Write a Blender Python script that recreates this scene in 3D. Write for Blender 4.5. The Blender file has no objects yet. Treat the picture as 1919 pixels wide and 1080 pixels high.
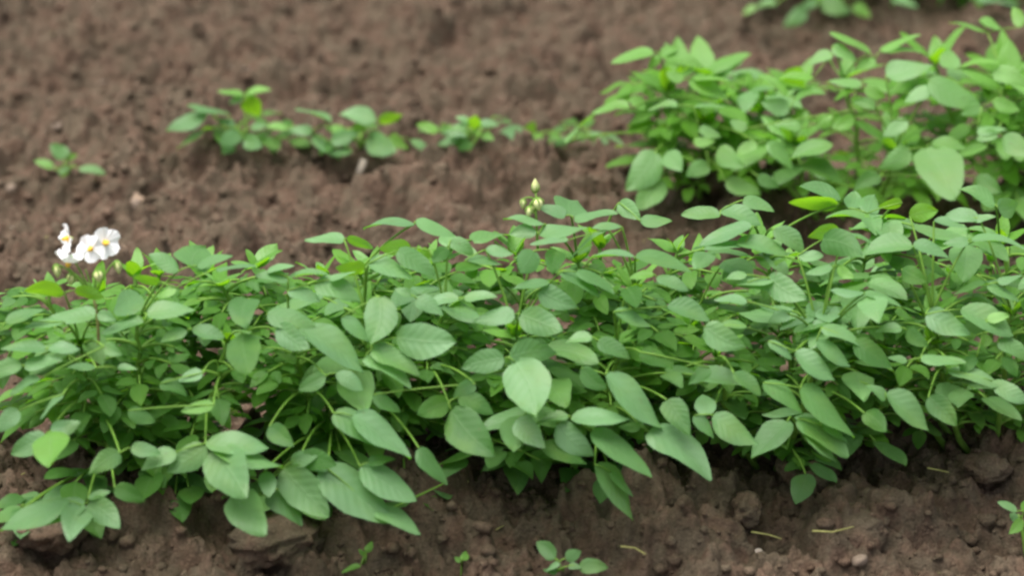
import bpy, math, random
import numpy as np
from math import radians, sin, cos, pi, sqrt
from mathutils import Vector, Matrix
random.seed(7); np.random.seed(7)
S = bpy.context.scene
col = S.collection

# ------------------------------------------------------------------ camera
PITCH, DIST, WIDTH = radians(22.5), 4.2, 1.05
cam_loc = Vector((0, -DIST*cos(PITCH), DIST*sin(PITCH)+0.04))
cam = bpy.data.cameras.new('camera'); co = bpy.data.objects.new('camera', cam); col.objects.link(co)
co.location = cam_loc; co.rotation_euler = (pi/2-PITCH, 0, 0)
cam.sensor_width = 36; cam.lens = 36*DIST/WIDTH
cam.clip_start = 0.1; cam.clip_end = 500
cam.dof.use_dof = True; cam.dof.focus_distance = 3.80; cam.dof.aperture_fstop = 4.2
S.camera = co
# ------------------------------------------------------------------ light: bright overcast, glow from behind the rows
SUN_EL, SUN_AZ = radians(76), radians(-105)          # azimuth measured from +Y (away from camera) towards +X
w = bpy.data.worlds.new('World'); S.world = w; w.use_nodes = True
nt = w.node_tree; bg = nt.nodes['Background']
sky = nt.nodes.new('ShaderNodeTexSky'); sky.sky_type = 'NISHITA'; sky.sun_disc = False
sky.sun_elevation = SUN_EL; sky.sun_rotation = SUN_AZ; sky.dust_density = 4.0; sky.air_density = 1.0
hs = nt.nodes.new('ShaderNodeHueSaturation'); hs.inputs['Saturation'].default_value = 0.35
nt.links.new(sky.outputs[0], hs.inputs['Color']); nt.links.new(hs.outputs[0], bg.inputs['Color'])
bg.inputs['Strength'].default_value = 0.07
sl = bpy.data.lights.new('sun', 'SUN'); sl.energy = 1.6; sl.angle = radians(55); sl.color = (1, 0.96, 0.9)
so = bpy.data.objects.new('sun', sl); col.objects.link(so)
d = Vector((sin(SUN_AZ)*cos(SUN_EL), cos(SUN_AZ)*cos(SUN_EL), sin(SUN_EL)))
so.rotation_euler = d.to_track_quat('Z', 'Y').to_euler(); so.location = d*6
S.view_settings.view_transform = 'Standard'; S.view_settings.look = 'None'
S.view_settings.exposure = 1.78; S.view_settings.gamma = 1
S.render.engine = 'CYCLES'
S.cycles.filter_width = 2.6; S.cycles.max_bounces = 8; S.cycles.transmission_bounces = 6

# ------------------------------------------------------------------ pixel rays (1919 x 1080 photograph)
FPX = 1919*cam.lens/36
CR = Vector((1, 0, 0)); CF = Vector((0, cos(PITCH), -sin(PITCH))); CU = Vector((0, sin(PITCH), cos(PITCH)))
def ray(px, py): return (CF + CR*((px-959.5)/FPX) + CU*((540-py)/FPX))       # unit depth along CF
def at_depth(px, py, t): return cam_loc + ray(px, py)*t
def at_z(px, py, z):
    r = ray(px, py); return cam_loc + r*((z-cam_loc.z)/r.z)
def at_y(px, py, y):
    r = ray(px, py); return cam_loc + r*((y-cam_loc.y)/r.y)

# ------------------------------------------------------------------ noise
def hsh(ix, iy, k):
    n = (ix.astype(np.int64)*374761393 + iy.astype(np.int64)*668265263 + k*1442695041) & 0xffffffff
    n = ((n ^ (n >> 13))*1274126177) & 0xffffffff
    n = ((n ^ (n >> 16))*2246822519) & 0xffffffff
    return ((n ^ (n >> 15)) & 0xffffff)/float(0xffffff)
def vnoise(x, y, k=0):
    ix, iy = np.floor(x), np.floor(y); fx, fy = x-ix, y-iy
    fx = fx*fx*fx*(fx*(fx*6-15)+10); fy = fy*fy*fy*(fy*(fy*6-15)+10)
    a, b = hsh(ix, iy, k), hsh(ix+1, iy, k); c, e = hsh(ix, iy+1, k), hsh(ix+1, iy+1, k)
    return (a*(1-fx)+b*fx)*(1-fy) + (c*(1-fx)+e*fx)*fy - 0.5
def clods(x, y, s, k, keep=0.6):
    """bumpy domes: one jittered lump per cell of size s"""
    X, Y = x/s, y/s
    X = X + 0.9*vnoise(X*1.7, Y*1.7, k+5) + .25*vnoise(X*5, Y*5, k+8); Y = Y + 0.9*vnoise(X*1.7+9, Y*1.7, k+6) + .25*vnoise(X*5, Y*5, k+9)
    ix, iy = np.floor(X), np.floor(Y); out = np.zeros_like(X)
    for i in (-1, 0, 1):
        for j in (-1, 0, 1):
            cx, cy = ix+i, iy+j
            px, py = cx+hsh(cx, cy, k), cy+hsh(cx, cy, k+1)
            r = 0.35+0.5*hsh(cx, cy, k+2); on = hsh(cx, cy, k+3) < keep
            an = hsh(cx, cy, k+4)*pi; ca, sa = np.cos(an), np.sin(an)
            dx, dy = X-px, Y-py; u = dx*ca+dy*sa; v = (-dx*sa+dy*ca)*1.4
            q = 1-(u*u+v*v)/(r*r)
            out = np.maximum(out, np.where(on, np.maximum(q, 0)**.6*r, 0))
    return out*s

# rows on the ground: (point, point) seen in the photograph
fa, fb = at_z(270, 888, .05), at_z(1860, 796, .05)
MPA, MPB = at_z(460, 290, .03), at_z(1560, 385, .03)
def linedist(x, y, a, b):
    dx, dy = b.x-a.x, b.y-a.y; L = sqrt(dx*dx+dy*dy)
    return ((x-a.x)*dy - (y-a.y)*dx)/L      # + towards the camera side
def ground_low(x, y):
    df = linedist(x, y, fa, fb); dm = linedist(x, y, MPA, MPB)
    h = 0.055*np.exp(-(df/0.17)**2) + 0.035*np.exp(-(dm/0.16)**2)
    h = h + 0.045*vnoise(x*3.1+4, y*3.1, 1) + 0.03*vnoise(x*8, y*8, 2) + .016*vnoise(x*17, y*17, 6)
    return h
def ground_h(x, y):
    h = ground_low(x, y)
    h = h + 0.5*clods(x, y, 0.085, 10, 0.45) + 0.52*clods(x+3, y, 0.038, 20, 0.6)
    h = h + 0.75*clods(x, y+5, 0.017, 30, 0.6) + .6*clods(x+8, y+2, .027, 35, .35) + 0.55*clods(x+1, y+5, 0.0085, 40, 0.85)
    rg = lambda s_, k: .5-np.abs(vnoise(x*s_, y*s_, k))*2
    return h + 0.007*vnoise(x*40, y*40, 3) + 0.003*rg(60, 51) + 0.003*rg(130, 52) + 0.0022*rg(260, 53) + .0015*(hsh(np.floor(x*400), np.floor(y*400), 9)-.5) - 0.02
def gz(x, y): return float(ground_h(np.array([x]), np.array([y]))[0])
def gzl(x, y): return float(ground_low(np.array([x]), np.array([y]))[0])
def on_ground(px, py):
    z = 0.03
    for _ in range(12): p = at_z(px, py, z); z = 0.5*z + 0.5*gz(p.x, p.y)
    return Vector((p.x, p.y, gz(p.x, p.y)))

# ------------------------------------------------------------------ materials
def mat(name):
    m = bpy.data.materials.new(name); m.use_nodes = True
    return m, m.node_tree.nodes, m.node_tree.links, m.node_tree.nodes['Principled BSDF']
def N(ns, t, **kw):
    n = ns.new(t)
    for k, v in kw.items(): setattr(n, k, v)
    return n
def mixc(ns, ls, f, a, b, mode='MIX'):
    n = ns.new('ShaderNodeMix'); n.data_type = 'RGBA'; n.blend_type = mode
    for sock, v in ((n.inputs[0], f), (n.inputs[6], a), (n.inputs[7], b)):
        if hasattr(v, 'links'): ls.new(v, sock)
        elif isinstance(v, tuple): sock.default_value = (*v, 1)
        else: sock.default_value = v
    return n.outputs[2]
def math_(ns, ls, op, a, b=None, clamp=False):
    n = ns.new('ShaderNodeMath'); n.operation = op; n.use_clamp = clamp
    for i, v in enumerate((a, b)):
        if v is None: continue
        if hasattr(v, 'links'): ls.new(v, n.inputs[i])
        else: n.inputs[i].default_value = v
    return n.outputs[0]

def soil_mat(name, gain=1.0, grey=0.0):
    m, ns, ls, p = mat(name)
    tc = N(ns, 'ShaderNodeTexCoord')
    n1 = N(ns, 'ShaderNodeTexNoise'); n1.inputs['Scale'].default_value = 9; n1.inputs['Detail'].default_value = 6
    n2 = N(ns, 'ShaderNodeTexNoise'); n2.inputs['Scale'].default_value = 55; n2.inputs['Detail'].default_value = 5
    n3 = N(ns, 'ShaderNodeTexNoise'); n3.inputs['Scale'].default_value = 420; n3.inputs['Detail'].default_value = 4
    for n in (n1, n2, n3): ls.new(tc.outputs['Object'], n.inputs['Vector'])
    r1 = N(ns, 'ShaderNodeMapRange'); r1.inputs[1].default_value = .35; r1.inputs[2].default_value = .65; ls.new(n1.outputs[0], r1.inputs[0])
    r2 = N(ns, 'ShaderNodeMapRange'); r2.inputs[1].default_value = .36; r2.inputs[2].default_value = .64; ls.new(n2.outputs[0], r2.inputs[0])
    g = gain
    c1 = mixc(ns, ls, r1.outputs[0], (.115*g, .083*g, .058*g), (.165*g, .119*g, .084*g))
    c2 = mixc(ns, ls, r2.outputs[0], (.096*g, .068*g, .048*g), (.180*g, .134*g, .100*g))
    c = mixc(ns, ls, .5, c1, c2)
    n5 = N(ns, 'ShaderNodeTexNoise'); n5.inputs['Scale'].default_value = 38; n5.inputs['Detail'].default_value = 3; n5.inputs['Distortion'].default_value = .6
    mp = N(ns, 'ShaderNodeMapping'); mp.inputs['Location'].default_value = (3, 7, 1); ls.new(tc.outputs['Object'], mp.inputs[0]); ls.new(mp.outputs[0], n5.inputs['Vector'])
    r5 = N(ns, 'ShaderNodeMapRange'); r5.inputs[1].default_value = .40; r5.inputs[2].default_value = .62; ls.new(n5.outputs[0], r5.inputs[0])
    hue = mixc(ns, ls, r5.outputs[0], (.97, 1.02, .96), (1.10, .99, .95)); c = mixc(ns, ls, 1.0, c, hue, 'MULTIPLY')
    r3 = N(ns, 'ShaderNodeMapRange'); r3.inputs[1].default_value = .3; r3.inputs[2].default_value = .7; r3.inputs[3].default_value = .72; r3.inputs[4].default_value = 1.25
    ls.new(n3.outputs[0], r3.inputs[0])
    cx = N(ns, 'ShaderNodeVectorMath', operation='SCALE'); ls.new(c, cx.inputs[0]); ls.new(r3.outputs[0], cx.inputs['Scale'])
    ls.new(cx.outputs[0], p.inputs['Base Color'])
    p.inputs['Roughness'].default_value = 0.95; p.inputs['Specular IOR Level'].default_value = 0.15
    b = N(ns, 'ShaderNodeBump'); b.inputs['Strength'].default_value = 0.8; b.inputs['Distance'].default_value = 0.002
    ls.new(n3.outputs[0], b.inputs['Height'])
    b2 = N(ns, 'ShaderNodeBump'); b2.inputs['Strength'].default_value = 0.7; b2.inputs['Distance'].default_value = 0.006
    n4 = N(ns, 'ShaderNodeTexNoise'); n4.inputs['Scale'].default_value = 140; n4.inputs['Detail'].default_value = 5; ls.new(tc.outputs['Object'], n4.inputs['Vector'])
    ls.new(n4.outputs[0], b2.inputs['Height']); ls.new(b2.outputs[0], b.inputs['Normal'])
    ls.new(b.outputs[0], p.inputs['Normal'])
    return m
M_soil = soil_mat('soil', .66); M_crumb = soil_mat('soil_crumb', .72)

def leaf_mat():
    m, ns, ls, p = mat('leaf')
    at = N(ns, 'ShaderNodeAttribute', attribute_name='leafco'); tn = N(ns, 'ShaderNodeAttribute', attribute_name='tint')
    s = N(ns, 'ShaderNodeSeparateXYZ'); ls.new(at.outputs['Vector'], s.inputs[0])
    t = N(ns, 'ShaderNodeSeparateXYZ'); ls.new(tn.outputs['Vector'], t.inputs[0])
    au = math_(ns, ls, 'ABSOLUTE', s.outputs[0])
    mid = N(ns, 'ShaderNodeMapRange'); mid.inputs[1].default_value = 0.0; mid.inputs[2].default_value = .09; mid.inputs[3].default_value = 1; mid.inputs[4].default_value = 0
    ls.new(au, mid.inputs[0])
    q = math_(ns, ls, 'SUBTRACT', math_(ns, ls, 'MULTIPLY', s.outputs[1], 7.0), math_(ns, ls, 'MULTIPLY', au, 1.6))
    fr = math_(ns, ls, 'FRACT', q); pp = math_(ns, ls, 'ABSOLUTE', math_(ns, ls, 'SUBTRACT', fr, .5))     # .5 at the vein, 0 between
    lat = N(ns, 'ShaderNodeMapRange'); lat.inputs[1].default_value = .40; lat.inputs[2].default_value = .5; ls.new(pp, lat.inputs[0])
    vein = math_(ns, ls, 'MAXIMUM', mid.outputs[0], math_(ns, ls, 'MULTIPLY', lat.outputs[0], .45))
    tc = N(ns, 'ShaderNodeTexCoord'); nz = N(ns, 'ShaderNodeTexNoise'); nz.inputs['Scale'].default_value = 60; nz.inputs['Detail'].default_value = 4
    ls.new(tc.outputs['Object'], nz.inputs['Vector'])
    base = mixc(ns, ls, t.outputs[0], (.026, .092, .010), (.145, .295, .134))  # dark end carries the canopy shade put into inner leaf colour
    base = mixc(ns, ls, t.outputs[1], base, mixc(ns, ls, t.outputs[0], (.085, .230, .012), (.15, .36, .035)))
    base = mixc(ns, ls, math_(ns, ls, 'MULTIPLY', nz.outputs[0], .35), base, (.09, .21, .05))
    nm = N(ns, 'ShaderNodeTexNoise'); nm.inputs['Scale'].default_value = 26; nm.inputs['Detail'].default_value = 5; ls.new(tc.outputs['Object'], nm.inputs['Vector'])
    rm = N(ns, 'ShaderNodeMapRange'); rm.inputs[1].default_value = .50; rm.inputs[2].default_value = .72; rm.inputs[4].default_value = .55; ls.new(nm.outputs[0], rm.inputs[0])
    base = mixc(ns, ls, rm.outputs[0], base, (.125, .235, .045))
    ns_ = N(ns, 'ShaderNodeTexNoise'); ns_.inputs['Scale'].default_value = 330; ns_.inputs['Detail'].default_value = 2; ls.new(tc.outputs['Object'], ns_.inputs['Vector'])
    rs_ = N(ns, 'ShaderNodeMapRange'); rs_.inputs[1].default_value = .69; rs_.inputs[2].default_value = .73; rs_.inputs[4].default_value = .7; ls.new(ns_.outputs[0], rs_.inputs[0])
    base = mixc(ns, ls, rs_.outputs[0], base, (.11, .085, .05))
    base = mixc(ns, ls, math_(ns, ls, 'MULTIPLY', vein, .18), base, (.19, .34, .13))
    ls.new(base, p.inputs['Base Color'])
    p.inputs['Roughness'].default_value = 0.56; ls.new(math_(ns, ls, 'ADD', math_(ns, ls, 'MULTIPLY', t.outputs[0], .65), .2), p.inputs['Specular IOR Level'])
    bp = N(ns, 'ShaderNodeBump'); bp.inputs['Strength'].default_value = .32; bp.inputs['Distance'].default_value = .0008
    hh = math_(ns, ls, 'SUBTRACT', math_(ns, ls, 'MULTIPLY', nz.outputs[0], .6), math_(ns, ls, 'ADD', math_(ns, ls, 'MULTIPLY', pp, 1.6), mid.outputs[0]))
    ls.new(hh, bp.inputs['Height']); ls.new(bp.outputs[0], p.inputs['Normal'])
    tr = N(ns, 'ShaderNodeBsdfTranslucent')
    tcx = mixc(ns, ls, t.outputs[1], (.16, .50, .010), (.36, .75, .015))
    tcx = mixc(ns, ls, math_(ns, ls, 'MULTIPLY', vein, .2), tcx, (.10, .22, .02)); ls.new(tcx, tr.inputs['Color'])
    mx = N(ns, 'ShaderNodeMixShader'); mx.inputs[0].default_value = .36
    ls.new(p.outputs[0], mx.inputs[1]); ls.new(tr.outputs[0], mx.inputs[2])
    ls.new(mx.outputs[0], ns['Material Output'].inputs['Surface'])
    return m
M_leaf = leaf_mat()
def simple(name, c1, c2, rough=.5, scale=80, trans=0, spec=.4):
    m, ns, ls, p = mat(name)
    tc = N(ns, 'ShaderNodeTexCoord'); nz = N(ns, 'ShaderNodeTexNoise'); nz.inputs['Scale'].default_value = scale; nz.inputs['Detail'].default_value = 3
    ls.new(tc.outputs['Object'], nz.inputs['Vector'])
    mr = N(ns, 'ShaderNodeMapRange'); mr.inputs[1].default_value = .35; mr.inputs[2].default_value = .65; ls.new(nz.outputs[0], mr.inputs[0])
    c = mixc(ns, ls, mr.outputs[0], c1, c2); ls.new(c, p.inputs['Base Color'])
    p.inputs['Roughness'].default_value = rough; p.inputs['Specular IOR Level'].default_value = spec
    if trans:
        tr = N(ns, 'ShaderNodeBsdfTranslucent'); ls.new(c, tr.inputs['Color'])
        mx = N(ns, 'ShaderNodeMixShader'); mx.inputs[0].default_value = trans
        ls.new(p.outputs[0], mx.inputs[1]); ls.new(tr.outputs[0], mx.inputs[2]); ls.new(mx.outputs[0], ns['Material Output'].inputs['Surface'])
    return m
M_stem = simple('stem', (.13, .28, .03), (.20, .37, .055), .6, 60, .25)
M_peduncle = simple('peduncle', (.16, .12, .05), (.20, .24, .06), .6, 50)
M_petal = simple('petal', (.92, .92, .93), (.96, .96, .96), .6, 200, .15)
M_anther = simple('anther', (.75, .38, .02), (.85, .52, .05), .6)
M_bud = simple('bud', (.60, .66, .24), (.74, .76, .40), .6, 150, .2)
M_straw = simple('straw', (.26, .26, .08), (.36, .34, .12), .8, 150)
M_drystem = simple('dry_wood', (.25, .21, .17), (.36, .31, .25), .9, 150)
M_dryleaf = simple('dry_leaf', (.27, .19, .13), (.38, .28, .20), .9, 120)
M_stone = simple('stone', (.15, .11, .08), (.21, .16, .12), .9, 90)
M_wither = simple('withered', (.30, .24, .17), (.55, .48, .38), .9, 220, .2)

# ------------------------------------------------------------------ mesh collector
class MB:
    def __init__(s): s.v = []; s.f = []; s.m = []; s.c = []; s.t = []; s.n = 0; s.mats = []
    def mi(s, m):
        if m not in s.mats: s.mats.append(m)
        return s.mats.index(m)
    def add(s, v, f, m, c=None, tint=(.5, 0, 0)):
        k = s.mi(m); s.v.extend(v); s.f.extend([tuple(i+s.n for i in q) for q in f]); s.m.extend([k]*len(f))
        s.c.extend(c if c is not None else [(0, 0, 0)]*len(v)); s.t.extend([tint]*len(v)); s.n += len(v)
    def join(s, o):
        ix = [s.mi(m) for m in o.mats]; s.v += o.v; s.f += [tuple(i+s.n for i in q) for q in o.f]; s.m += [ix[k] for k in o.m]; s.c += o.c; s.t += o.t; s.n += o.n
    def build(s, name, parent=None, origin=Vector((0, 0, 0))):
        me = bpy.data.meshes.new(name)
        me.from_pydata([tuple(Vector(a)-origin) for a in s.v], [], s.f)
        for m in s.mats: me.materials.append(m)
        me.polygons.foreach_set('material_index', s.m); me.polygons.foreach_set('use_smooth', [True]*len(s.f))
        a = me.attributes.new('leafco', 'FLOAT_VECTOR', 'POINT'); a.data.foreach_set('vector', [x for c in s.c for x in c])
        a = me.attributes.new('tint', 'FLOAT_VECTOR', 'POINT'); a.data.foreach_set('vector', [x for c in s.t for x in c])
        me.update()
        o = bpy.data.objects.new(name, me); col.objects.link(o)
        if parent is None: o.location = origin
        else: o.parent = parent; o.location = origin - world_of(parent)
        return o
def world_of(o):
    p = Vector(o.location)
    while o.parent: o = o.parent; p = p + Vector(o.location)
    return p
def tag(o, label=None, cat=None, group=None, kind=None):
    if label: o['label'] = label
    if cat: o['category'] = cat
    if group: o['group'] = group
    if kind: o['kind'] = kind
    return o
def empty(name, loc, label, cat, group=None):
    o = bpy.data.objects.new(name, None); col.objects.link(o); o.location = loc; o.empty_display_size = .05
    return tag(o, label, cat, group)

def tube(mb, pts, r0, r1, m, sides=6):
    n = len(pts); V = []; F = []
    for i, p in enumerate(pts):
        a = pts[max(i-1, 0)]; b = pts[min(i+1, n-1)]; t = (b-a)
        t = t.normalized() if t.length > 1e-7 else Vector((0, 0, 1))
        x = t.cross(Vector((.31, .95, .05))); x = x.normalized() if x.length > .01 else t.cross(Vector((1, 0, 0))).normalized()
        y = t.cross(x); r = r0+(r1-r0)*i/(n-1)
        for k in range(sides): an = 2*pi*k/sides; V.append(tuple(p+x*(r*cos(an))+y*(r*sin(an))))
    for i in range(n-1):
        for k in range(sides): F.append((i*sides+k, i*sides+(k+1) % sides, (i+1)*sides+(k+1) % sides, (i+1)*sides+k))
    F.append(tuple(range(sides))[::-1]); F.append(tuple((n-1)*sides+k for k in range(sides)))
    mb.add(V, F, m)
def bez(a, b, c, n=8, e=None):
    out = []
    for i in range(n+1):
        t = i/n
        if e is None: out.append(a*(1-t)**2+b*(2*t*(1-t))+c*t*t)
        else: out.append(a*(1-t)**3+b*(3*t*(1-t)**2)+c*(3*t*t*(1-t))+e*t**3)
    return out
def prof(t, pa=.52, pb=.78):
    k = pa/(pa+pb); return (t**pa)*((1-t)**pb)/((k**pa)*((1-k)**pb))
NY, NX = 11, 8
def leaflet(mb, B, axis, lat, nrm, L, W, young=0., curl=None, rnd=random, pb=None, tr=(0, 1), res=(10, 6)):
    NY, NX = res
    axis = axis.normalized(); lat = lat.normalized(); nrm = nrm.normalized()
    curl = rnd.uniform(.05, .22) if curl is None else curl
    fold = rnd.uniform(.05, .34); cup = rnd.uniform(.0, .18); ph = rnd.uniform(0, 6.28); wv = rnd.uniform(.015, .05); sk = rnd.uniform(-.09, .09)
    tw = rnd.uniform(-.25, .25); pb = pb or rnd.uniform(.66, .95); pa_ = rnd.uniform(.42, .62)
    V = []; C = []; F = []
    for i in range(NY+1):
        t = min(max(i/NY, .012), .993); tt = t**.9
        hw = W/2*prof(tt, pa_, pb); h0 = -curl*L*t*t + curl*.55*L*t
        for j in range(NX+1):
            u = -1+2*j/NX
            z = h0 + fold*abs(u)*hw - cup*u*u*hw + tw*u*hw*t + wv*L*sin(5.5*t+ph+(1.7 if u > 0 else 0))*u*abs(u) + .012*L*sin(11*t-abs(u)*2.5+ph)*(1-u*u)*abs(u)*2
            s_ = sk*L*sin(pi*t)
            p = B + axis*(L*t) + lat*(u*hw*(1+.03*sin(17*t+ph*2)) + s_) + nrm*z
            V.append(tuple(p)); C.append((u, t, 0))
    for i in range(NY):
        for j in range(NX):
            a = i*(NX+1)+j; F.append((a, a+1, a+NX+2, a+NX+1))
    mb.add(V, F, M_leaf, C, (rnd.uniform(*tr), min(max(young, 0), 1), 0))

# ------------------------------------------------------------------ canopy hull: ray -> depth on a rounded row of foliage
class Hull:
    def __init__(s, a, b, R, H, z0=.03, slope=0):
        s.a = a; dx, dy = b.x-a.x, b.y-a.y; L = sqrt(dx*dx+dy*dy); s.t = Vector((dx/L, dy/L, 0)); s.n = Vector((dy/L, -dx/L, 0)); s.R, s.H, s.z0 = R, H, z0
    def depth(s, px, py):
        r = ray(px, py); o = cam_loc - s.a
        so_, sd = o.dot(s.n)/s.R, r.dot(s.n)/s.R; zo, zd = (cam_loc.z-s.z0)/s.H, r.z/s.H
        A = sd*sd+zd*zd; Bq = so_*sd+zo*zd; Cq = so_*so_+zo*zo-1; D = Bq*Bq-A*Cq
        t = (-Bq-sqrt(D))/A if D > 0 else -Bq/A
        p = cam_loc+r*t; g = gzl(p.x, p.y)+.012
        if p.z < g: t = (g-cam_loc.z)/r.z
        return t
    def inside(s, p, k=1.): q = (p-s.a).dot(s.n)/s.R; z = (p.z-s.z0)/s.H; return q*q+z*z < k*k
0 and print('DEPTHS', *[round((at_z(px,py,z)-cam_loc).dot(CF),2) for px,py,z in ((265,888,.05),(1850,797,.05),(960,500,.25),(460,290,.05),(1500,50,.03))])
HF = Hull(fa, fb, .20, .235, .045); HM = Hull(MPA, MPB, .15, .20, .03)

def hero_leaflet(mb, T, Bp, q, rnd, yo=0.):
    """q = bx by tx ty w flags ; apparent length and width give the tilt"""
    bx, by, tx, ty, wd = q[:5]; fl = q[5] if len(q) > 5 else ''
    k = T/FPX; dx, dy = (tx-bx)*k, -(ty-by)*k; l = sqrt(dx*dx+dy*dy); wm = wd*k; ratio = .60
    a2 = CR*dx+CU*dy; a2n = a2.normalized(); p2 = (CR*(-dy)+CU*dx).normalized()
    back = 'b' in fl
    if wm <= ratio*l:
        L = l; W = ratio*l
        if 'n' in fl: W = max(wm, .42*l)
        ca = min(wm/W, 1); sa = sqrt(max(0, 1-ca*ca)); best = None
        for sg in (1, -1):
            lat = p2*ca + CF*(sa*sg); n = a2n.cross(lat)
            if n.dot(CF) > 0: n = -n
            sc = n.z*(-1 if back else 1)
            if best is None or sc > best[0]: best = (sc, lat, n)
        lat, n = best[1], best[2]; ax = a2n
        tilt = rnd.uniform(-.12, .02); ax = (ax + CF*tilt).normalized()
    else:
        W = wm; L = min(wm/ratio, l+.06); s_ = (-1 if ty > by else 1)*(-1 if back else 1)
        ax = (a2 + CF*(s_*sqrt(max(L*L-l*l, 0)))); L = ax.length; ax.normalize(); lat = p2; n = ax.cross(lat)
    lat = (lat-ax*lat.dot(ax)).normalized(); n = ax.cross(lat)
    if n.z < 0: n = -n
    young = rnd.uniform(0, .25)+yo
    if 'y' in fl: young = rnd.uniform(.7, 1)
    if 'b' in fl: young += .3  # backlit leaves, not younger: glow of light through them put into the colour
    if 'd' in fl: young = yo*.5
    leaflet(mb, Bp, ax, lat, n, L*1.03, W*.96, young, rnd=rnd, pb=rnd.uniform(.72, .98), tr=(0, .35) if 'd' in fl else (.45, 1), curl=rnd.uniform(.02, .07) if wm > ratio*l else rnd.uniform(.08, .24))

def parse(txt):
    out = []
    for line in txt.strip().split('\n'):
        g = []
        for it in line.split(';'):
            it = it.split()
            if not it: continue
            g.append([float(x) for x in it[:5]] + [it[5] if len(it) > 5 else ''])
        if g: out.append(g)
    return out

def fill_leaf(acc, P0, out_dir, size, rnd, ok, parent, young=0., n_pairs=2, droop=.5):
    """compound leaf: rachis arching outwards, paired leaflets and a larger terminal one"""
    mb = MB() ; up = Vector((0, 0, 1)); od = out_dir.normalized(); Lr = size*1.5
    P1 = P0+(od*.5+up*.55)*Lr*.6; P2 = P0+(od*1.0+up*(.55-droop*.55))*Lr
    pts = bez(P0, P1, P2, 7); tube(mb, pts, .0019, .0009, M_stem, 5)
    side = od.cross(up).normalized()
    tang = (pts[-1]-pts[-2]).normalized()
    nrm = side.cross(tang)
    if nrm.z < 0: nrm = -nrm
    Lt = size*rnd.uniform(.85, 1.1)
    ax = (tang+up*rnd.uniform(-.35, .0)).normalized(); lt = (side+up*rnd.uniform(-.25, .25)).normalized(); nn = lt.cross(ax); nn = nn if nn.z > 0 else -nn
    leaflet(mb, pts[-1], ax, lt, nn, Lt, Lt*.58, young, rnd=rnd, tr=(0, .25), res=(7, 4))  # inner leaves get dark tints: canopy shade put into their colour
    for k in range(n_pairs):
        i = 6-k*2 if n_pairs > 1 else 5; b = pts[max(i, 1)]; tg = (pts[min(i+1, 7)]-pts[max(i-1, 0)]).normalized()
        for sg in (-1, 1):
            ax = (side*sg*rnd.uniform(.8, 1.1)+tg*rnd.uniform(.25, .7)+up*rnd.uniform(-.4, .15)).normalized()
            lt = (tg - ax*tg.dot(ax)).normalized(); lt = (lt+up*rnd.uniform(-.3, .3)).normalized(); lt = (lt-ax*lt.dot(ax)).normalized(); nn = ax.cross(lt); nn = nn if nn.z > 0 else -nn
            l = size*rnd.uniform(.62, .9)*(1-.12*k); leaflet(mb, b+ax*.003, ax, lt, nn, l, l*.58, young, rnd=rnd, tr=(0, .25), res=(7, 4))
    if ok is not None:
        bad = sum(0 if ok(Vector(v)) else 1 for v in mb.v[::7])
        if bad > .12*len(mb.v[::7]): return None
    if acc is not None: acc.join(mb); return True
    return mb.build('leaf', parent, P0)

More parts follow.
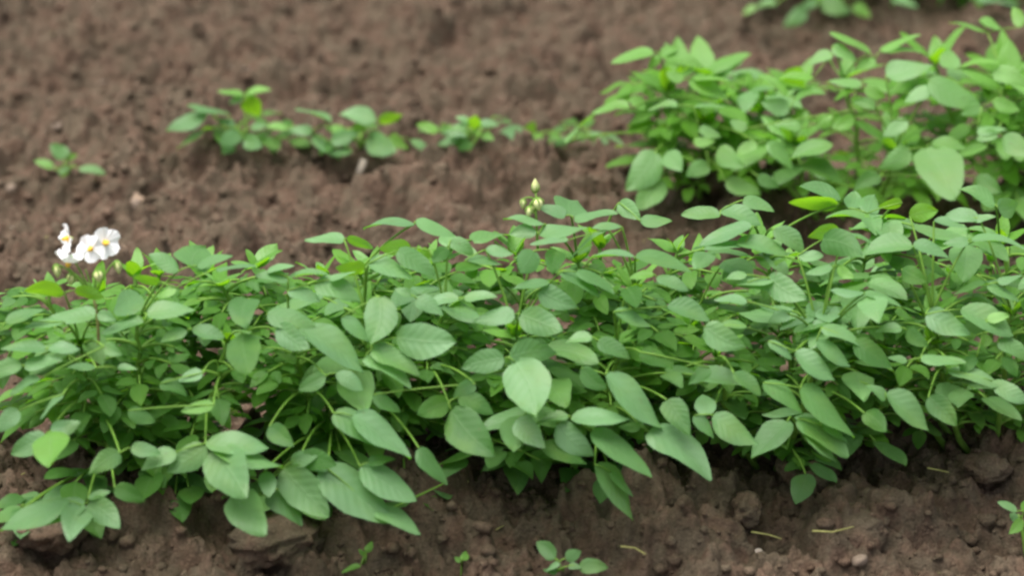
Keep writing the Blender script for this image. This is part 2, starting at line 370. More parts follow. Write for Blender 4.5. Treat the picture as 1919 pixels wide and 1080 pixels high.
PLANTS = []
def potato(base, hull, label, n_stems, spread, height, group, rnd, fill=6, size=.055, thick=.0034, young=0., kfill=.76, cat='potato plant', name='potato_plant', tipL=(.018, .036), front_lim=9):
    root = empty(name, base, label, cat, group); root['_b'] = 1; del root['_b']
    st = []; inner = MB()
    for i in range(n_stems):
        an = 2*pi*(i+rnd.uniform(-.3, .3))/n_stems; rr = spread*rnd.uniform(.45, 1.)
        tip = base+Vector((cos(an)*rr, sin(an)*rr*.9, height*rnd.uniform(.62, .9)))
        if i == 0: tip = base+Vector((rnd.uniform(-.02, .02), rnd.uniform(0, .03), height*.92))
        if hull is not None:
            for _ in range(14):
                if hull.inside(tip, .84): break
                tip = base+(tip-base)*.93
        b0 = base+Vector((cos(an)*.012, sin(an)*.012, -.02))
        c1 = b0+(tip-b0)*.35+Vector((cos(an)*rr*.2, sin(an)*rr*.2, -.01)); c2 = b0+(tip-b0)*.75+Vector((cos(an)*rr*.1, sin(an)*rr*.1, 0))
        pts = bez(b0, c1, c2, 12, tip)
        for j in range(2, 12): pts[j] = pts[j]+Vector((rnd.uniform(-1, 1), rnd.uniform(-1, 1), 0))*.0025
        mb = MB(); tube(mb, pts, thick, thick*.5, M_stem, 7)
        # small side shoots keep the inside of the plant busy
        so_ = mb.build('stem', root, b0); st.append((so_, pts))
        ok = (lambda p: hull.inside(p, kfill) and ((p-hull.a).dot(hull.n) < front_lim*hull.R or p.z > hull.z0+.45*hull.H) and p.z > gzl(p.x, p.y)+.02) if hull is not None else None
        az = an
        for j in range(fill):
            f = .10+.88*(j+rnd.uniform(0, .5))/fill; q = min(int(f*12), 12); P0 = pts[q]
            az = an + (j*2.4+rnd.uniform(-.5, .5)); odir = Vector((cos(az), sin(az), 0))+Vector((cos(an), sin(an), 0))*.5
            for tr_ in range(4):
                if fill_leaf(None if j % (6 if fill > 20 else 4) == 3 else inner, P0, odir, size*rnd.uniform(.45, .9)*(1-.2*tr_), rnd, ok, so_, young+rnd.uniform(.1, .8), n_pairs=rnd.choice((1, 2, 2)), droop=rnd.uniform(.3, .9)): break
                az += 1.4; odir = Vector((cos(az), sin(az), 0))
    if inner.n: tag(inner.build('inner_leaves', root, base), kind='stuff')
    for so_, pts in st:                                   # young leaves folded up at each shoot tip
        mb = MB(); T = pts[-1]; k = rnd.randint(4, 6)
        for i in range(k):
            a = 2*pi*i/k+rnd.uniform(-.4, .4); el = rnd.uniform(.25, 1.1); o = Vector((cos(a)*cos(el), sin(a)*cos(el), sin(el)))
            lt = Vector((-sin(a), cos(a), rnd.uniform(-.3, .3))); lt = (lt-o*lt.dot(o)).normalized(); nn = o.cross(lt); nn = nn if nn.z > 0 else -nn
            L = rnd.uniform(*tipL); leaflet(mb, T-Vector((0, 0, .004*i/k)), o, lt, nn, L, L*rnd.uniform(.38, .55), rnd.uniform(.6, 1), rnd=rnd)
        mb.build('leaf', so_, T)
    PLANTS.append((root, base, st, hull))
    return root, st

def hero_row(groups, plants, depth_fn, rnd, petiole=.0011, yo=0.):
    for g in groups:
        T0 = depth_fn(g[0][0], g[0][1])-.016; items = []
        for q in g:
            T = depth_fn(q[0], q[1])-.016; T = T0+(T-T0)*.35 if len(g) > 1 else T
            items.append((at_depth(q[0], q[1], T), T, q))
        c = sum((i[0] for i in items), Vector())/len(items)
        pl = min(plants, key=lambda P: abs(P[1].x-c.x)+.3*abs(P[1].y-c.y))
        best = None
        for so_, pts in pl[2]:
            for p in pts[2:]:
                e = (p-c).length + max(0, p.z-(c.z-.02))*2.5
                if best is None or e < best[0]: best = (e, p, so_)
        A, so_ = best[1], best[2]; mb = MB()
        items.sort(key=lambda i: (i[0]-A).length)
        b0 = items[0][0]; mid = A.lerp(b0, .5)+Vector((0, 0, .006+.06*(b0-A).length))
        path = bez(A, mid, b0, 8); tube(mb, path, petiole*1.25, petiole*.8, M_stem, 5)
        for i in range(1, len(items)):
            a, b = items[i-1][0], items[i][0]
            # join to the closest already placed base
            a = min((items[j][0] for j in range(i)), key=lambda x: (x-b).length)
            if (b-a).length > .002: tube(mb, bez(a, a.lerp(b, .5)+Vector((0, 0, .002)), b, 4), petiole*.75, petiole*.5, M_stem, 5)
        for p, T, q in items: hero_leaflet(mb, T, p, q, rnd, yo)
        mb.build('leaf', so_, A)

# ------------------------------------------------------------------ leaves read off the photograph
FRONT = parse('''
398 845 465 925 90; 387 838 313 885 52; 330 848 265 878 34; 395 840 529 866 38; 385 832 500 832 46
440 925 500 995 76; 500 930 567 982 40; 495 885 506 930 35
155 950 140 1007 60; 160 945 50 990 40; 130 940 0 990 40; 165 945 226 988 52; 165 935 205 920 14
95 810 105 866 74 y; 95 808 150 790 34; 85 815 20 850 40
225 850 170 888 42; 245 840 300 850 30
530 880 615 968 74; 545 868 600 842 30 d; 560 862 630 872 44 d
597 882 735 975 76; 700 955 788 998 36; 615 880 560 870 24
675 875 780 935 52; 690 868 740 860 22 d
785 840 840 905 38 d
625 775 715 835 44; 660 780 770 855 42
845 770 925 850 78 d; 840 755 785 775 44 d; 860 745 925 775 36 d
965 680 1003 775 92; 945 672 866 690 48; 955 672 1043 663 56
742 633 852 640 72; 700 645 742 668 20
697 655 785 700 42; 683 670 772 720 34
560 616 683 690 46; 520 612 580 652 48
970 785 1020 838 48; 985 778 1040 770 16
1045 795 1112 853 52; 1070 785 1178 782 32; 1108 808 1222 888 40; 1065 780 1005 790 18
1115 872 1192 968 40; 1145 885 1188 928 18 n
1015 835 1100 865 34 d
1135 703 1245 795 50; 1090 690 1135 728 36 d
1215 808 1334 893 64; 1200 800 1160 798 18
1335 780 1422 830 50; 1330 778 1318 740 42; 1300 780 1338 820 26
1250 750 1290 815 50 d
1430 718 1506 768 38; 1500 728 1605 812 50
1495 785 1590 852 42; 1500 800 1570 862 36; 1540 800 1590 828 15 n
1490 660 1565 708 42; 1440 640 1485 670 22
1320 612 1395 650 52; 1400 612 1345 608 12
1660 738 1742 803 46; 1660 750 1625 722 22
1740 745 1790 797 44 d
1620 775 1655 808 38 d
1725 672 1808 676 22; 1700 678 1665 668 16
1775 695 1875 718 30; 1860 715 1925 750 36
1735 590 1818 625 50; 1800 580 1898 625 50
1600 640 1670 685 46 d; 1540 615 1615 645 30; 1530 640 1595 682 30
1375 700 1425 740 30 d
1870 640 1925 672 32; 1880 670 1905 705 26 d
120 550 48 540 26 by; 140 545 195 555 24 by
180 590 93 590 34; 182 590 218 602 24
240 592 225 543 62
270 605 190 625 28; 275 590 367 580 36
10 605 83 580 24; 120 605 37 615 18; 0 620 -40 610 18
335 508 280 475 28; 360 500 378 461 76; 370 500 432 474 22
300 530 250 517 22 b; 405 505 480 492 14; 330 540 290 555 20 y
540 525 480 515 24; 500 510 550 495 14; 540 520 612 510 15
590 532 675 560 44; 540 545 600 562 26; 618 525 665 508 12
465 560 465 612 60 d
455 625 472 695 70 d
500 590 590 605 42
85 655 5 650 22; 90 655 148 650 20
45 688 115 675 26; 40 685 -20 705 34
75 710 18 735 18; 195 650 230 665 26
35 770 -10 810 36; 118 740 72 780 12
180 690 125 690 13; 220 690 258 692 13
400 760 340 770 26 y; 240 770 290 790 30 d
215 915 270 940 36 d
505 800 550 835 40 d
380 700 330 715 24; 300 720 350 740 26 d
645 450 573 444 20; 650 447 700 462 20 b
777 420 683 420 17; 778 415 853 437 24
770 465 712 468 34 by; 805 470 780 482 26 by
685 500 630 500 28 by
690 495 775 520 32; 745 470 815 512 40
845 450 888 476 28; 840 465 812 492 28 d
910 468 962 475 20; 870 490 940 492 13
712 556 698 642 66; 640 595 695 640 26
965 590 890 600 38; 975 590 1050 620 56
1060 405 1010 385 24; 1070 405 1085 373 70; 1075 410 1155 396 21
1020 420 945 408 13; 1005 435 955 440 28; 1010 440 1105 425 27
1065 450 995 455 13; 1165 425 1110 425 12
1160 380 1200 412 36; 1200 415 1258 412 23
1350 405 1278 400 26; 1350 395 1425 415 30; 1392 375 1450 395 28
1410 425 1310 455 28; 1380 455 1476 468 32; 1395 462 1320 462 15
1190 482 1105 478 13; 1190 482 1295 505 27
1140 430 1065 478 9 n
1000 470 975 510 46 d; 1045 470 1035 512 40 d
1050 510 1125 552 30; 1080 510 1152 545 23
1030 530 960 540 20; 1010 545 1082 575 46
1150 585 1220 610 22; 1250 575 1330 600 36
1175 540 1190 575 40 d
1400 515 1360 522 15; 1450 525 1380 532 14
1575 375 1500 348 25; 1570 385 1480 375 32 by
1590 390 1605 357 38; 1625 400 1645 362 42; 1690 380 1645 385 22 by
1705 405 1752 395 38 by
1865 385 1800 352 30; 1870 390 1915 380 42
1835 410 1770 405 30; 1820 410 1865 405 18
1450 430 1505 470 38
1575 435 1515 445 34 by; 1580 440 1640 455 12
1540 450 1610 480 56 d; 1495 480 1542 478 22
1710 460 1615 468 33; 1710 460 1780 480 26
1815 452 1765 455 22; 1820 450 1925 460 22
1440 520 1508 560 52; 1400 530 1445 545 20
1620 550 1557 543 13; 1620 550 1688 572 17
1630 555 1640 600 60
1690 505 1735 530 36 d
1870 530 1915 515 16; 1850 535 1910 560 18
1750 415 1815 425 16
1230 520 1290 540 26; 1225 515 1180 520 16 y
860 560 800 570 20; 870 560 930 552 20
780 560 830 590 34; 770 552 740 540 18
1120 640 1180 670 34 d; 1110 632 1060 640 22
1200 660 1260 690 34 d; 1330 690 1290 720 28 d
610 705 560 730 32 d; 630 700 680 730 30
890 720 850 745 30 d; 700 740 750 770 30 d
350 620 300 640 24; 360 618 420 630 26
1560 500 1510 510 20; 1570 500 1600 520 22 y
1480 590 1440 605 26; 1400 565 1340 560 18
1700 620 1740 650 30 d; 1690 615 1640 620 20
1830 670 1800 700 26 d; 1850 600 1890 590 20 y
''')
MID = parse('''
1225 98 1146 114 24 y; 1235 100 1318 122 28 y; 1238 98 1270 88 18 y; 1236 104 1215 128 18 y
1290 150 1365 186 38 y; 1300 148 1365 148 12 y; 1280 150 1250 134 22 y
1180 200 1110 208 22 y; 1190 200 1208 178 36 y
1228 285 1172 356 62; 1240 335 1192 392 54
1250 285 1275 320 42; 1328 310 1285 330 34
1345 280 1392 312 42; 1300 268 1340 262 20 y
1360 340 1425 362 36
1270 197 1215 202 16; 1300 200 1360 195 13; 1310 240 1350 255 22
1480 205 1430 190 36; 1490 185 1545 170 20; 1475 180 1425 135 18 y
1525 145 1455 145 15 y; 1560 100 1515 120 24; 1560 86 1605 112 27
1630 100 1560 56 18 yn; 1650 95 1722 62 16 yn; 1660 96 1725 92 13 y; 1640 110 1600 130 20 y
1615 160 1555 150 24; 1620 165 1660 180 24 y
1660 140 1748 120 42
1740 150 1836 195 52; 1745 165 1695 190 30
1790 128 1780 90 38
1735 277 1772 374 90; 1705 280 1645 315 42; 1745 270 1810 275 26
1560 270 1480 295 28; 1500 310 1580 340 36 d
1440 265 1485 315 34; 1420 270 1380 290 24 y
1700 225 1655 255 30; 1600 220 1560 240 28 y
1800 125 1870 115 14 y; 1860 135 1925 160 40 y
1880 255 1930 290 44; 1870 250 1830 262 24
1915 50 1900 12 26 y; 1835 38 1882 56 20 y; 1850 60 1780 40 9 yn
1830 245 1885 240 18; 1860 190 1910 205 30 y; 1840 200 1800 215 26
1500 240 1450 232 22; 1530 235 1560 215 22 y
1640 200 1600 190 22; 1400 240 1370 225 22
1650 330 1600 355 30 d; 1830 330 1870 360 36 d
1420 330 1460 350 26 d
1060 268 1110 212 7 n
''')
FAR = parse('''
1415 10 1392 25 14 y; 1455 5 1412 15 16
1510 15 1468 48 32; 1530 0 1500 14 20
1540 2 1592 22 34; 1600 8 1630 32 24 y
1560 -20 1520 -35 30; 1570 -25 1620 -40 30
1670 -2 1720 10 18; 1680 -20 1650 -35 24
1830 -2 1902 6 18; 1880 -20 1840 -40 30
''')
# the last stage of the row: small plants, drawn on their own plane
S1 = parse('''
128 290 92 270 26; 100 315 66 300 16 y; 148 315 197 322 16; 125 298 145 290 12 y; 130 312 110 325 10
''')
S2 = parse('''
388 212 312 240 30; 430 215 355 192 11
455 177 410 168 11 y; 463 177 508 165 13 y; 460 185 482 214 34 yb; 456 182 430 192 13; 460 182 475 165 14 y
450 250 415 270 28; 460 262 492 278 28; 470 240 500 232 14; 440 235 410 225 14
430 268 420 290 26 d; 480 258 510 262 18
''')
S3 = parse('''
705 225 637 212 32; 710 230 754 212 18 yb
620 228 558 198 11; 585 246 540 242 20; 540 240 500 235 13 y
585 254 640 296 22; 620 266 668 250 26; 660 280 620 290 16 d
690 258 742 285 40; 730 255 766 278 22 y; 770 262 817 288 13
650 250 610 238 18 y; 660 242 690 238 16 y
''')
S4 = parse('''
820 247 782 232 18 y; 875 238 830 246 15; 880 232 855 218 13
888 242 890 217 26 yb; 893 233 936 232 15; 875 255 835 256 10
850 268 885 276 24 d; 905 250 925 262 16 y; 860 262 820 268 16
''')
S5 = parse('''
982 262 938 245 34; 985 256 1002 228 20 yb; 1015 262 1000 250 14 y
1035 268 1062 256 13; 1050 262 1030 250 12 y
''')
S6 = parse('''
1135 250 1168 274 8 n; 1130 252 1100 248 10; 1140 262 1110 268 14
''')

# ------------------------------------------------------------------ plants
rnd = random.Random(11)
GF = 'potato plants along the front row'
front = [(265, 888, 'bushy potato plant at the left end of the front row carrying white flowers'),
         (690, 866, 'potato plant just right of the white flowering one in the front row'),
         (1075, 846, 'middle potato plant of the front row with a small stalk of closed yellow buds'),
         (1440, 822, 'front row potato plant left of the rightmost one, its long leaves over bare soil'),
         (1850, 797, 'potato plant at the right end of the front row with bare stem bases showing')]
fp = []
for px, py, lab, kf in [f+(k,) for f, k in zip(front, (.9, .9, .62, .45, .35))]:
    b = at_z(px, py, .045); b.z = gz(b.x, b.y)-.004
    potato(b, HF, lab, 9, .17, .215, GF, rnd, fill=32, size=.043, kfill=.82, front_lim=kf); fp.append(PLANTS[-1])
hero_row(FRONT, fp, HF.depth, rnd)
def top_leaves(pl, hull, n, rnd, ang=(25, 150), k=(.76, .92), half=.16, sz=(.044, .060), young=.3, tr=(.4, 1)):
    root, base, st, _ = pl
    for i in range(n):
        f = (base-hull.a).dot(hull.t)+rnd.uniform(-half, half); a = radians(rnd.uniform(*ang)); kk = rnd.uniform(*k)
        P0 = hull.a+hull.t*f+hull.n*(cos(a)*hull.R*kk); P0.z = hull.z0+sin(a)*hull.H*kk
        A, so_ = None, None; best = 9
        for o, pts in st:
            for p in pts[3:]:
                e = (p-P0).length+max(0, p.z-P0.z+.02)*2
                if e < best: best, A, so_ = e, p, o
        od = Vector((P0.x-A.x, P0.y-A.y, 0)); od = od.normalized() if od.length > .005 else Vector((cos(i), sin(i), 0))
        az = rnd.uniform(-.8, .8); od = Vector((od.x*cos(az)-od.y*sin(az), od.x*sin(az)+od.y*cos(az), 0)); side = od.cross(Vector((0, 0, 1)))
        mb = MB(); tube(mb, bez(A, A.lerp(P0, .5)+Vector((0, 0, .012)), P0, 7), .0012, .0009, M_stem, 5)
        y = rnd.uniform(0, young); L = rnd.uniform(*sz)
        for j in range(rnd.choice((3, 3, 5))):
            sg = (0, 1, -1, 1, -1)[j]; bb = P0-od*(.006+.018*((j+1)//2))*(1 if j else 0)
            ax = (od*(1 if not j else .55)+side*sg*.9+Vector((0, 0, rnd.uniform(-.32, .10)))).normalized()
            lt = ax.cross(Vector((rnd.uniform(-.2, .2), rnd.uniform(-.15, .2), 1))).normalized(); nn = lt.cross(ax); nn = nn if nn.z > 0 else -nn
            l = L*(1 if not j else rnd.uniform(.65, .88)); leaflet(mb, bb, ax, lt, nn, l, l*.58, y, rnd=rnd, tr=tr)
        mb.build('leaf', so_, A)
for i, pl in enumerate(fp): top_leaves(pl, HF, (1, 3, 6, 9, 10)[i], rnd, half=(.07, .13, .15, .15, .15)[i], young=.55)
for i, pl in enumerate(fp): top_leaves(pl, HF, (15, 11, 7, 2, 0)[i], rnd, ang=(0, 28), k=((.46, .64), (.42, .6), (.38, .56), (.4, .58), (.4, .55))[i], half=(.15, .15, .14, .12, .04)[i], sz=(.034, .048), young=.35, tr=(.05, .6))  # low leaves tinted darker: shade under the canopy put into their colour
GM = 'tall potato plants in the middle row'
midp = []
for px, py, lab, h, sp, ns_ in ((1300, 374, 'upright potato plant at the left end of the tall group in the middle row', .135, .07, 5),
                    (1590, 388, 'widest tall potato plant in the middle row with one very large low leaf', .19, .12, 6),
                    (1900, 392, 'tall potato plant cut by the right edge of the picture in the middle row', .20, .11, 6)):
    b = at_z(px, py, .03); b.z = gz(b.x, b.y)-.004
    potato(b, HM, lab, ns_, sp, h, GM, rnd, fill=16, size=.048, young=.5, kfill=.84, tipL=(.034, .058)); midp.append(PLANTS[-1])
hero_row(MID, midp, HM.depth, rnd, yo=.3)
for i, pl in enumerate(midp): top_leaves(pl, HM, (1, 4, 4)[i], rnd, half=(.03, .12, .12)[i], young=.8, k=(.62, .82))
farp = []
for px, py, lab in ((1530, 45, 'blurred potato plant hanging into the top edge, leftmost of the far row'),
                    (1740, 22, 'out of focus potato plant mostly above the top edge, middle of the far row'),
                    (1905, 30, 'out of focus potato plant in the top right corner of the far row')):
    b = at_z(px, py-55, .02); b.z = gz(b.x, b.y)-.004
    potato(b, None, lab, 5, .11, .17, 'potato plants of the far row', rnd, fill=5, size=.05); farp.append(PLANTS[-1])
YF = at_z(1530, 58, .02).y
hero_row(FAR, farp, lambda x, y: (at_y(x, y, YF)-cam_loc).dot(CF), rnd)

def sprout(px, py, heroes, label, tips, group, cat='potato plant', name='potato_plant', thick=.002):
    b = on_ground(px, py); b.z -= .006; root = empty(name, b, label, cat, group); st = []
    T = (b-cam_loc).dot(CF)
    for (tx, ty) in tips:
        tip = at_depth(tx, ty, T); pts = bez(b, b.lerp(tip, .5)+Vector((0, 0, .01)), tip, 8); mb = MB(); tube(mb, pts, thick, thick*.6, M_stem, 6)
        st.append((mb.build('stem', root, b), pts))
    r = random.Random(px)
    if name == 'potato_plant' and px != 120:
        for o, pts in st:
            for j in range(1): a = r.uniform(0, 6.28); fill_leaf(None, pts[r.randint(3, 6)], Vector((cos(a), sin(a), 0)), .033*r.uniform(.7, 1.1), r, None, o, r.uniform(0, .6), n_pairs=1)
    for g in heroes:
        hero_row([[q[:4]+[q[4]*1.15]+q[5:] for q in g]], [(root, b, st)], lambda x, y: T-.02+r.uniform(-.012, .012), r, petiole=.0011)
    return root
GS = 'small potato plants at the left of the middle row'
sprout(120, 330, S1, 'tiny potato seedling alone at the far left of the middle row', [(122, 300), (140, 310), (105, 318)], GS)
sprout(462, 296, S2, 'young potato plant with one upright leafy shoot, second from the left in the middle row', [(460, 186), (430, 220), (480, 262), (400, 216)], GS)
sprout(662, 306, S3, 'low spreading young potato plant beside the short dry stick in the middle row', [(690, 232), (610, 236), (700, 255), (560, 244)], GS)
sprout(872, 286, S4, 'small low potato plant half hidden behind a soil bank', [(888, 242), (830, 250), (905, 250)], GS)
sprout(992, 280, S5, 'small potato shoot with one rounded leaf just right of the half hidden low plant', [(982, 262), (1040, 266)], GS)
sprout(1120, 282, S6, 'thin pale shoot between the small plants and the tall group', [(1135, 250), (1118, 262)], GS)
G7 = 'seedlings in the bare foreground soil'
sprout(1052, 1095, parse('''
1040 1048 1006 1018 27; 1048 1055 1022 1072 10; 1060 1048 1090 1036 22; 1085 1063 1138 1064 27; 1065 1062 1090 1066 12; 1045 1072 1018 1068 12 d
'''), 'small seedling with rounded leaves at the bottom of the picture, right of centre', [(1052, 1062), (1075, 1062)], G7, 'seedling', 'seedling')
sprout(1925, 1010, parse('''
1905 960 1872 940 14; 1915 975 1890 1000 20 y; 1918 960 1935 940 20 y; 1905 978 1895 965 14; 1922 990 1945 985 20
'''), 'bright green seedling cut by the right edge near the bottom corner', [(1908, 965), (1922, 985)], G7, 'seedling', 'seedling')
sprout(684, 1062, parse('''
686 1035 697 1016 13 y; 684 1042 672 1030 8 y; 676 1062 640 1072 9 y
'''), 'tiny yellow green seedling under the long leaf near the bottom edge', [(688, 1034), (676, 1058)], G7, 'seedling', 'seedling', .001)
sprout(864, 1066, parse('''
866 1050 874 1036 14 y; 864 1054 852 1046 9 y
'''), 'tiny pale seedling between the other two bottom seedlings', [(866, 1050)], G7, 'seedling', 'seedling', .001)

# ------------------------------------------------------------------ flowers and buds
def frame_of(n):
    n = n.normalized(); x = n.cross(Vector((0, 0, 1))); x = x.normalized() if x.length > .05 else Vector((1, 0, 0)); return x, n.cross(x), n
def flower(parent, C, n, r, rot=0, curl=.0, cone=1.0):
    x, y, n = frame_of(n); mb = MB(); NR, NA = 6, 60; V = [tuple(C)]; F = []
    for i in range(1, NR+1):
        for k in range(NA):
            a = 2*pi*k/NA; lobe = abs(cos(2.5*a)); R = r*(.88+.16*lobe**.7) + r*.03*sin(3*a+1.3)
            q = i/NR; rr = R*q; h = r*(curl*q*q + .12*q*q*cos(5*a)+.05*q*sin(2*a+rot)+.05*q*q*sin(17*a+rot)+.04*q*sin(9*a))
            b = a+rot; V.append(tuple(C+x*(rr*cos(b))+y*(rr*sin(b))+n*h))
    for k in range(NA): F.append((0, 1+k, 1+(k+1) % NA))
    for i in range(NR-1):
        for k in range(NA): a = 1+i*NA; F.append((a+k, a+NA+k, a+NA+(k+1) % NA, a+(k+1) % NA))
    mb.add(V, F, M_petal)
    for k in range(5):
        a = 2*pi*k/5; o = (x*cos(a)+y*sin(a))*r*.10
        tube(mb, [C+o, C+o*.9+n*r*.25*cone, C+o*.55+n*r*.48*cone], r*.12, r*.06, M_anther, 6)
    tube(mb, [C, C+n*r*.6*cone], r*.03, r*.03, M_bud, 5)
    # green calyx behind
    tube(mb, [C-n*r*.02, C-n*r*.18, C-n*r*.34], r*.22, r*.07, M_bud, 8)
    return mb.build('flower', parent, C)
def bud(parent, C, n, l, r, m=None):
    x, y, n = frame_of(n); mb = MB(); V = []; F = []; K = 8; R = 8
    for i in range(R+1):
        t = i/R; rr = r*(sin(pi*min(t*1.02, 1))**.8)*(1.1-.45*t)+.0002
        for k in range(K): a = 2*pi*k/K; V.append(tuple(C+n*(l*(t-.5))+x*(rr*cos(a))+y*(rr*sin(a))))
    for i in range(R):
        for k in range(K): F.append((i*K+k, i*K+(k+1) % K, (i+1)*K+(k+1) % K, (i+1)*K+k))
    mb.add(V, F, m or M_bud)
    for k in range(5):                                   # sepals hugging the base
        a = 2*pi*k/5; o = x*cos(a)+y*sin(a)
        tube(mb, [C-n*l*.48+o*r*.3, C-n*l*.2+o*r*1.12, C+n*l*.12+o*r*.98], r*.22, r*.05, M_stem, 5)
    return mb.build('flower_bud', parent, C)
T1 = HF.depth(178, 600); 
pA = at_depth(180, 690, T1+.03); pB = at_depth(176, 560, T1+.01)
mb = MB(); tube(mb, bez(pA, pA.lerp(pB, .5)+Vector((.006, 0, 0)), pB, 8), .0017, .0014, M_peduncle, 6)
def P(px, py, dz=0): return at_depth(px, py, T1+.01+dz)
for q, dz in (((160, 505), 0), ((188, 500), .015), ((132, 478), .0), ((128, 503), -.01)):
    tube(mb, bez(pB, pB.lerp(P(*q, dz), .5)+Vector((0, 0, .004)), P(*q, dz), 5), .0011, .0008, M_stem, 5)
bds = [((107, 508), -.005, (.1, -.1, -1), .0125, .0038), ((221, 501), .0, (.15, -.1, -1), .0125, .0036), ((134, 524), .01, (-.2, 0, -1), .012, .0045), ((184, 518), -.01, (.2, -.3, -1), .011, .0048)]
for q, dz, n, l, r in bds:
    e = P(*q, dz)-Vector(n).normalized()*l*.5
    tube(mb, bez(pB, pB.lerp(e, .6)+Vector((0, 0, .010)), e, 6), .001, .0007, M_stem, 5)
fc = mb.build('flower_stalk', fp[0][0], pA)
flower(fc, P(170, 466, -.012), Vector((-.25, -1, .12)), .0125, .3, .05)
flower(fc, P(197, 455, .006), Vector((.5, -.85, .25)), .0140, 1.1, .1)
flower(fc, P(128, 447, .0), Vector((-1, -.45, .1)), .0130, .2, .18, .9)
flower(fc, P(128, 492, -.008), Vector((-.2, -.22, -1)), .0128, .7, -.55, .7)
for q, dz, n, l, r in bds: bud(fc, P(*q, dz), Vector(n), l, r)
tube_pts = None
mb = MB()
for a, b in (((176, 560), (160, 505)),): pass
# second, unopened cluster
T2 = HF.depth(1003, 420); Q = lambda px, py, dz=0: at_depth(px, py, T2+dz)
a = Q(1008, 470, .01); b = Q(1004, 395)
mb = MB(); tube(mb, bez(a, a.lerp(b, .5), b, 6), .0014, .0011, M_stem, 6)
tube(mb, [b, Q(1005, 378), Q(1004, 362)], .001, .0007, M_stem, 5)
bl = [((1003, 348), 0, (0, 0, 1), .0145, .0036), ((1008, 383), -.005, (.2, -.3, -1), .012, .0052), ((980, 382), 0, (-.1, 0, -1), .010, .0030), ((991, 397), -.004, (-.1, -.2, -1), .0105, .0036), ((1000, 392), .004, (0, 0, -1), .009, .0034)]
for q, dz, n, l, r in bl[1:]:
    e = Q(*q, dz)-Vector(n).normalized()*l*.5; tube(mb, bez(Q(1004, 375), Q(1004, 375).lerp(e, .5)+Vector((0, 0, .004)), e, 6), .0008, .0006, M_stem, 5)
fc2 = mb.build('flower_stalk', fp[2][0], a)
for q, dz, n, l, r in bl: bud(fc2, Q(*q, dz), Vector(n), l, r)

# ------------------------------------------------------------------ ground
def axis(lo, hi, step, far):
    c = list(np.arange(lo, hi+step/2, step)); s = step; x = hi
    while x < far: s *= 1.35; x += s; c.append(x)
    s = step; x = lo; pre = []
    while x > -far: s *= 1.35; x -= s; pre.append(x)
    return np.array(pre[::-1]+c)
gx = axis(-.76, .78, .0025, 60); gy = axis(-.76, 1.30, .0027, 60)
X, Y = np.meshgrid(gx, gy); fade = np.clip(1.6-np.hypot(X, Y-.2)*.0+0, 0, 1)
Z = ground_h(X, Y)
nxg, nyg = len(gx), len(gy)
V = np.stack([X, Y, Z], -1).reshape(-1, 3).astype(np.float32)
i = np.arange(nyg-1)[:, None]*nxg+np.arange(nxg-1)[None, :]
Fq = np.stack([i, i+1, i+nxg+1, i+nxg], -1).reshape(-1, 4).astype(np.int32)
def fast_mesh(name, V, F, m, k):
    me = bpy.data.meshes.new(name); me.vertices.add(len(V)); me.vertices.foreach_set('co', V.ravel())
    me.loops.add(F.size); me.loops.foreach_set('vertex_index', F.ravel())
    me.polygons.add(len(F)); me.polygons.foreach_set('loop_start', np.arange(0, F.size, k, dtype=np.int32)); me.polygons.foreach_set('loop_total', np.full(len(F), k, dtype=np.int32))
    me.polygons.foreach_set('use_smooth', np.ones(len(F), dtype=bool)); me.materials.append(m); me.update(calc_edges=True)
    o = bpy.data.objects.new(name, me); col.objects.link(o); return o
tag(fast_mesh('ground', V, Fq, M_soil, 4), kind='structure')

# loose crumbs of soil: uncountable, one object
import bmesh
def ico(sub):
    bm = bmesh.new(); bmesh.ops.create_icosphere(bm, subdivisions=sub, radius=1)
    v = np.array([q.co[:] for q in bm.verts]); f = np.array([[a.index for a in q.verts] for q in bm.faces]); bm.free(); return v, f
def n3(p, s, k): return vnoise(p[:, 0]*s+p[:, 2]*s*.7+k*3.1, p[:, 1]*s-p[:, 2]*s*.6+k*1.7, k)
iv, if_ = ico(1); variants = []
for k in range(24):
    v = iv.copy(); rr = 1+.75*n3(v, 1.3, k)+.5*n3(v[:, [1, 2, 0]], 2.9, k+40); v = v*rr[:, None]*np.array([1, np.random.uniform(.65, 1), np.random.uniform(.5, .85)]); variants.append(v)
NC = 30000; px = np.random.uniform(-.78, .8, NC); py = np.random.uniform(-.76, 1.3, NC)
rs = .0019+.0070*np.random.rand(NC)**5; zz = ground_h(px, py)
cl = vnoise(px*7, py*7, 77); keep = np.random.rand(NC) < (.55+1.2*cl)
VV = []; FF = []; nvt = 0
for i in np.nonzero(keep)[0]:
    a = np.random.uniform(0, 6.28); v = variants[i % 24]*rs[i]; ca, sa = cos(a), sin(a)
    v = np.stack([v[:, 0]*ca-v[:, 1]*sa+px[i], v[:, 0]*sa+v[:, 1]*ca+py[i], v[:, 2]+zz[i]+rs[i]*.25], -1)
    VV.append(v); FF.append(if_+nvt); nvt += len(v)
tag(fast_mesh('soil_crumbs', np.concatenate(VV).astype(np.float32), np.concatenate(FF).astype(np.int32), M_crumb, 3), 'loose crumbs of brown soil scattered over the field', 'soil', kind='stuff')

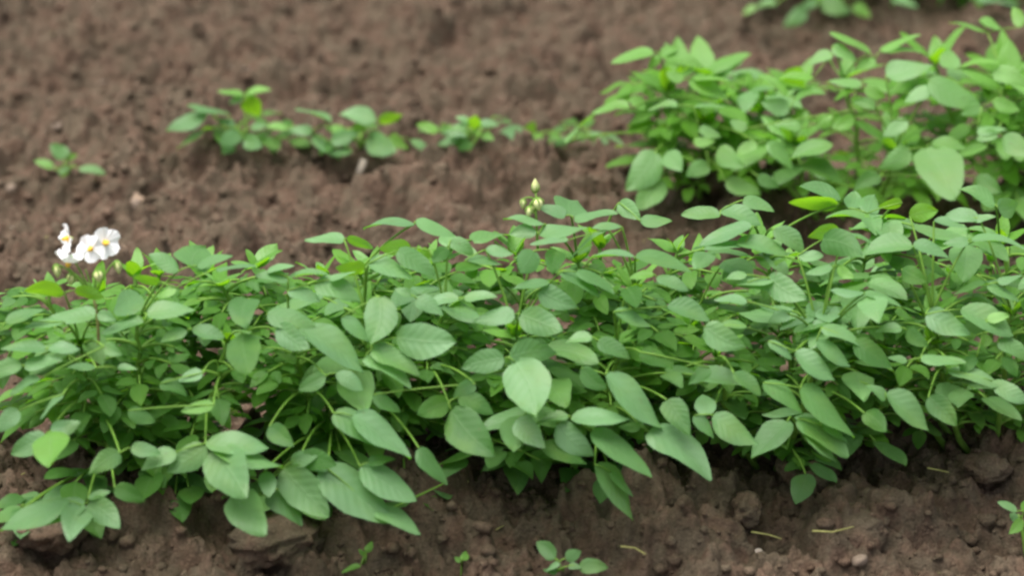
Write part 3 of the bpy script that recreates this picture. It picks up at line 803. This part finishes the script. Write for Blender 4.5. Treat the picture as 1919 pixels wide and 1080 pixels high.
# individual clods that stand out
iv3, if3 = ico(4)
def clod(px, py, rx, ry, rz, label, seed, m=None, name='soil_clod', cat='clod', group='large clods of soil', sink=.35):
    c = on_ground(px, py); v = iv3.copy()
    rr = 1+.55*n3(v, 1.1, seed)+.35*n3(v[:, [1, 2, 0]], 2.3, seed+9)+.22*n3(v[:, [2, 0, 1]], 5.5, seed+4)+.13*n3(v, 12, seed+2)
    if m: rr = 1+.3*n3(v, 1.1, seed)+.1*n3(v, 3, seed)
    v = np.sign(v)*np.abs(v)**.85*rr[:, None]*np.array([rx, ry, rz]); a = seed*1.3
    v = np.stack([v[:, 0]*cos(a*.2)-v[:, 1]*sin(a*.2), v[:, 0]*sin(a*.2)+v[:, 1]*cos(a*.2), v[:, 2]], -1)
    o = fast_mesh(name, v.astype(np.float32), if3.astype(np.int32), m or M_crumb, 3); o.location = (c.x, c.y, gzl(c.x, c.y)+rz*sink+.004)
    tag(o, label, cat, group)
clod(520, 1045, .036, .030, .016, 'flat topped soil clod at the bottom edge below the front left plant', 3)
clod(110, 1050, .040, .03, .020, 'broad soil clod in the bottom left corner', 4)
clod(1515, 930, .026, .024, .020, 'rounded soil clod on the slope right of the hanging narrow leaf', 6)
clod(1402, 975, .018, .016, .013, 'soil clod with a dark hollow under it, lower left of the rounded clod', 7)
clod(1600, 1000, .034, .028, .014, 'long low soil clod carrying a straw near the bottom right', 8)
clod(1345, 372, .026, .022, .016, 'reddish brown soil clod showing between the two rows of foliage', 9)
clod(1850, 870, .020, .017, .010, 'soil clod beside the right edge below the last front plant', 14)
clod(1612, 1050, .008, .006, .005, 'small pale pebble near the bottom edge, right of the pink petal', 15, M_stone, 'pebble', 'pebble', 'pebbles in the soil')
clod(22, 370, .006, .005, .005, 'small tan pebble at the left edge below the lone seedling', 16, M_stone, 'pebble', 'pebble', 'pebbles in the soil')
clod(255, 402, .006, .005, .006, 'pale pebble above the white flowers', 17, M_stone, 'pebble', 'pebble', 'pebbles in the soil')
clod(108, 250, .006, .006, .005, 'tiny light pebble just behind the lone seedling', 18, M_stone, 'pebble', 'pebble', 'pebbles in the soil')

# straws, dry bits, fallen petal
def straw(pts, r, m, name, label, cat, group=None, lift=.007):
    m_ = on_ground(*pts[len(pts)//2]); zg = max(gz(m_.x+a, m_.y) for a in (-.012, 0, .012))+lift
    P_ = [at_z(p[0], p[1], zg) for p in pts]
    mb = MB(); q = []
    for i in range(len(P_)-1):
        for k in range(5): q.append(P_[i].lerp(P_[i+1], k/5))
    q.append(P_[-1]); tube(mb, q, r, r*.5, m, 6); tag(mb.build(name, None, P_[0]), label, cat, group)
GX = 'yellow straws lying on the soil'
straw([(1522, 996), (1560, 998), (1600, 988)], .0011, M_straw, 'straw', 'long yellow straw lying on the soil at the bottom right', 'straw', GX)
straw([(1408, 998), (1440, 1003), (1465, 1011)], .0010, M_straw, 'straw', 'short bent straw just left of the long one', 'straw', GX)
straw([(1163, 1025), (1190, 1028), (1210, 1040)], .0010, M_straw, 'straw', 'small curved straw right of the bottom seedling', 'straw', GX)
straw([(1738, 878), (1760, 882), (1778, 886)], .0008, M_straw, 'straw', 'pale straw below the foliage near the right end of the front row', 'straw', GX)
straw([(738, 952), (780, 932), (832, 907)], .0013, M_stem, 'green_stalk', 'thin green stalk lying slanted beside the long low leaf', 'stalk', None, .012)
b = on_ground(668, 345); mb = MB(); tpt = b+Vector((.009, .004, .024))
tube(mb, [b-Vector((0, 0, .01)), b.lerp(tpt, .5), tpt], .0045, .0040, M_drystem, 8); tag(mb.build('dry_stick', None, b), 'short grey dry stick poking out of the soil below the low spreading plant', 'stick')
b = on_ground(242, 340); e = on_ground(320, 326); mb = MB(); e.z = b.z = max(b.z, e.z)+.004
leaflet(mb, b, e-b, Vector((0, .95, .3)), Vector((0, -.3, .95)), (e-b).length, .026, curl=.1, rnd=random.Random(2)); mb.mats = [M_dryleaf]
tag(mb.build('dry_leaf', None, b), 'dry tan leaf lying on the soil right of the lone seedling', 'dry leaf')
b = on_ground(1420, 1036)+Vector((0, 0, .006)); mb = MB()
leaflet(mb, b, Vector((.25, -.35, -.8)), Vector((1, 0, .2)), Vector((0, -1, .4)), .012, .0085, curl=.25, rnd=random.Random(4)); mb.mats = [simple('fallen_petal', (.80, .62, .55), (.88, .80, .66), .6, 300, .2)]
tag(mb.build('fallen_petal', None, b), 'single pink and white petal fallen on the soil near the bottom right', 'petal')

# scattered plant litter: root hairs, stalk scraps and leaf crumbs nobody could count
rl = random.Random(5); mb = MB()
for i in range(420):
    x, y = rl.uniform(-.72, .74), rl.uniform(-.72, 1.25); z = gz(x, y)+.0015; a = rl.uniform(0, pi); L = rl.uniform(.004, .016)
    p = Vector((x, y, z)); e = Vector((x+cos(a)*L, y+sin(a)*L, gz(x+cos(a)*L, y+sin(a)*L)+.0015)); e.z = min(max(e.z, z-.003), z+.003)
    tube(mb, [p, p.lerp(e, .5)+Vector((rl.uniform(-1, 1), rl.uniform(-1, 1), .8))*.0012, e], rl.uniform(.0003, .0008), .0003, rl.choice((M_dryleaf, M_drystem, M_dryleaf, M_straw)), 4)
tag(mb.build('plant_litter'), 'tiny dry stalk scraps and root hairs strewn over the soil', 'litter', kind='stuff')
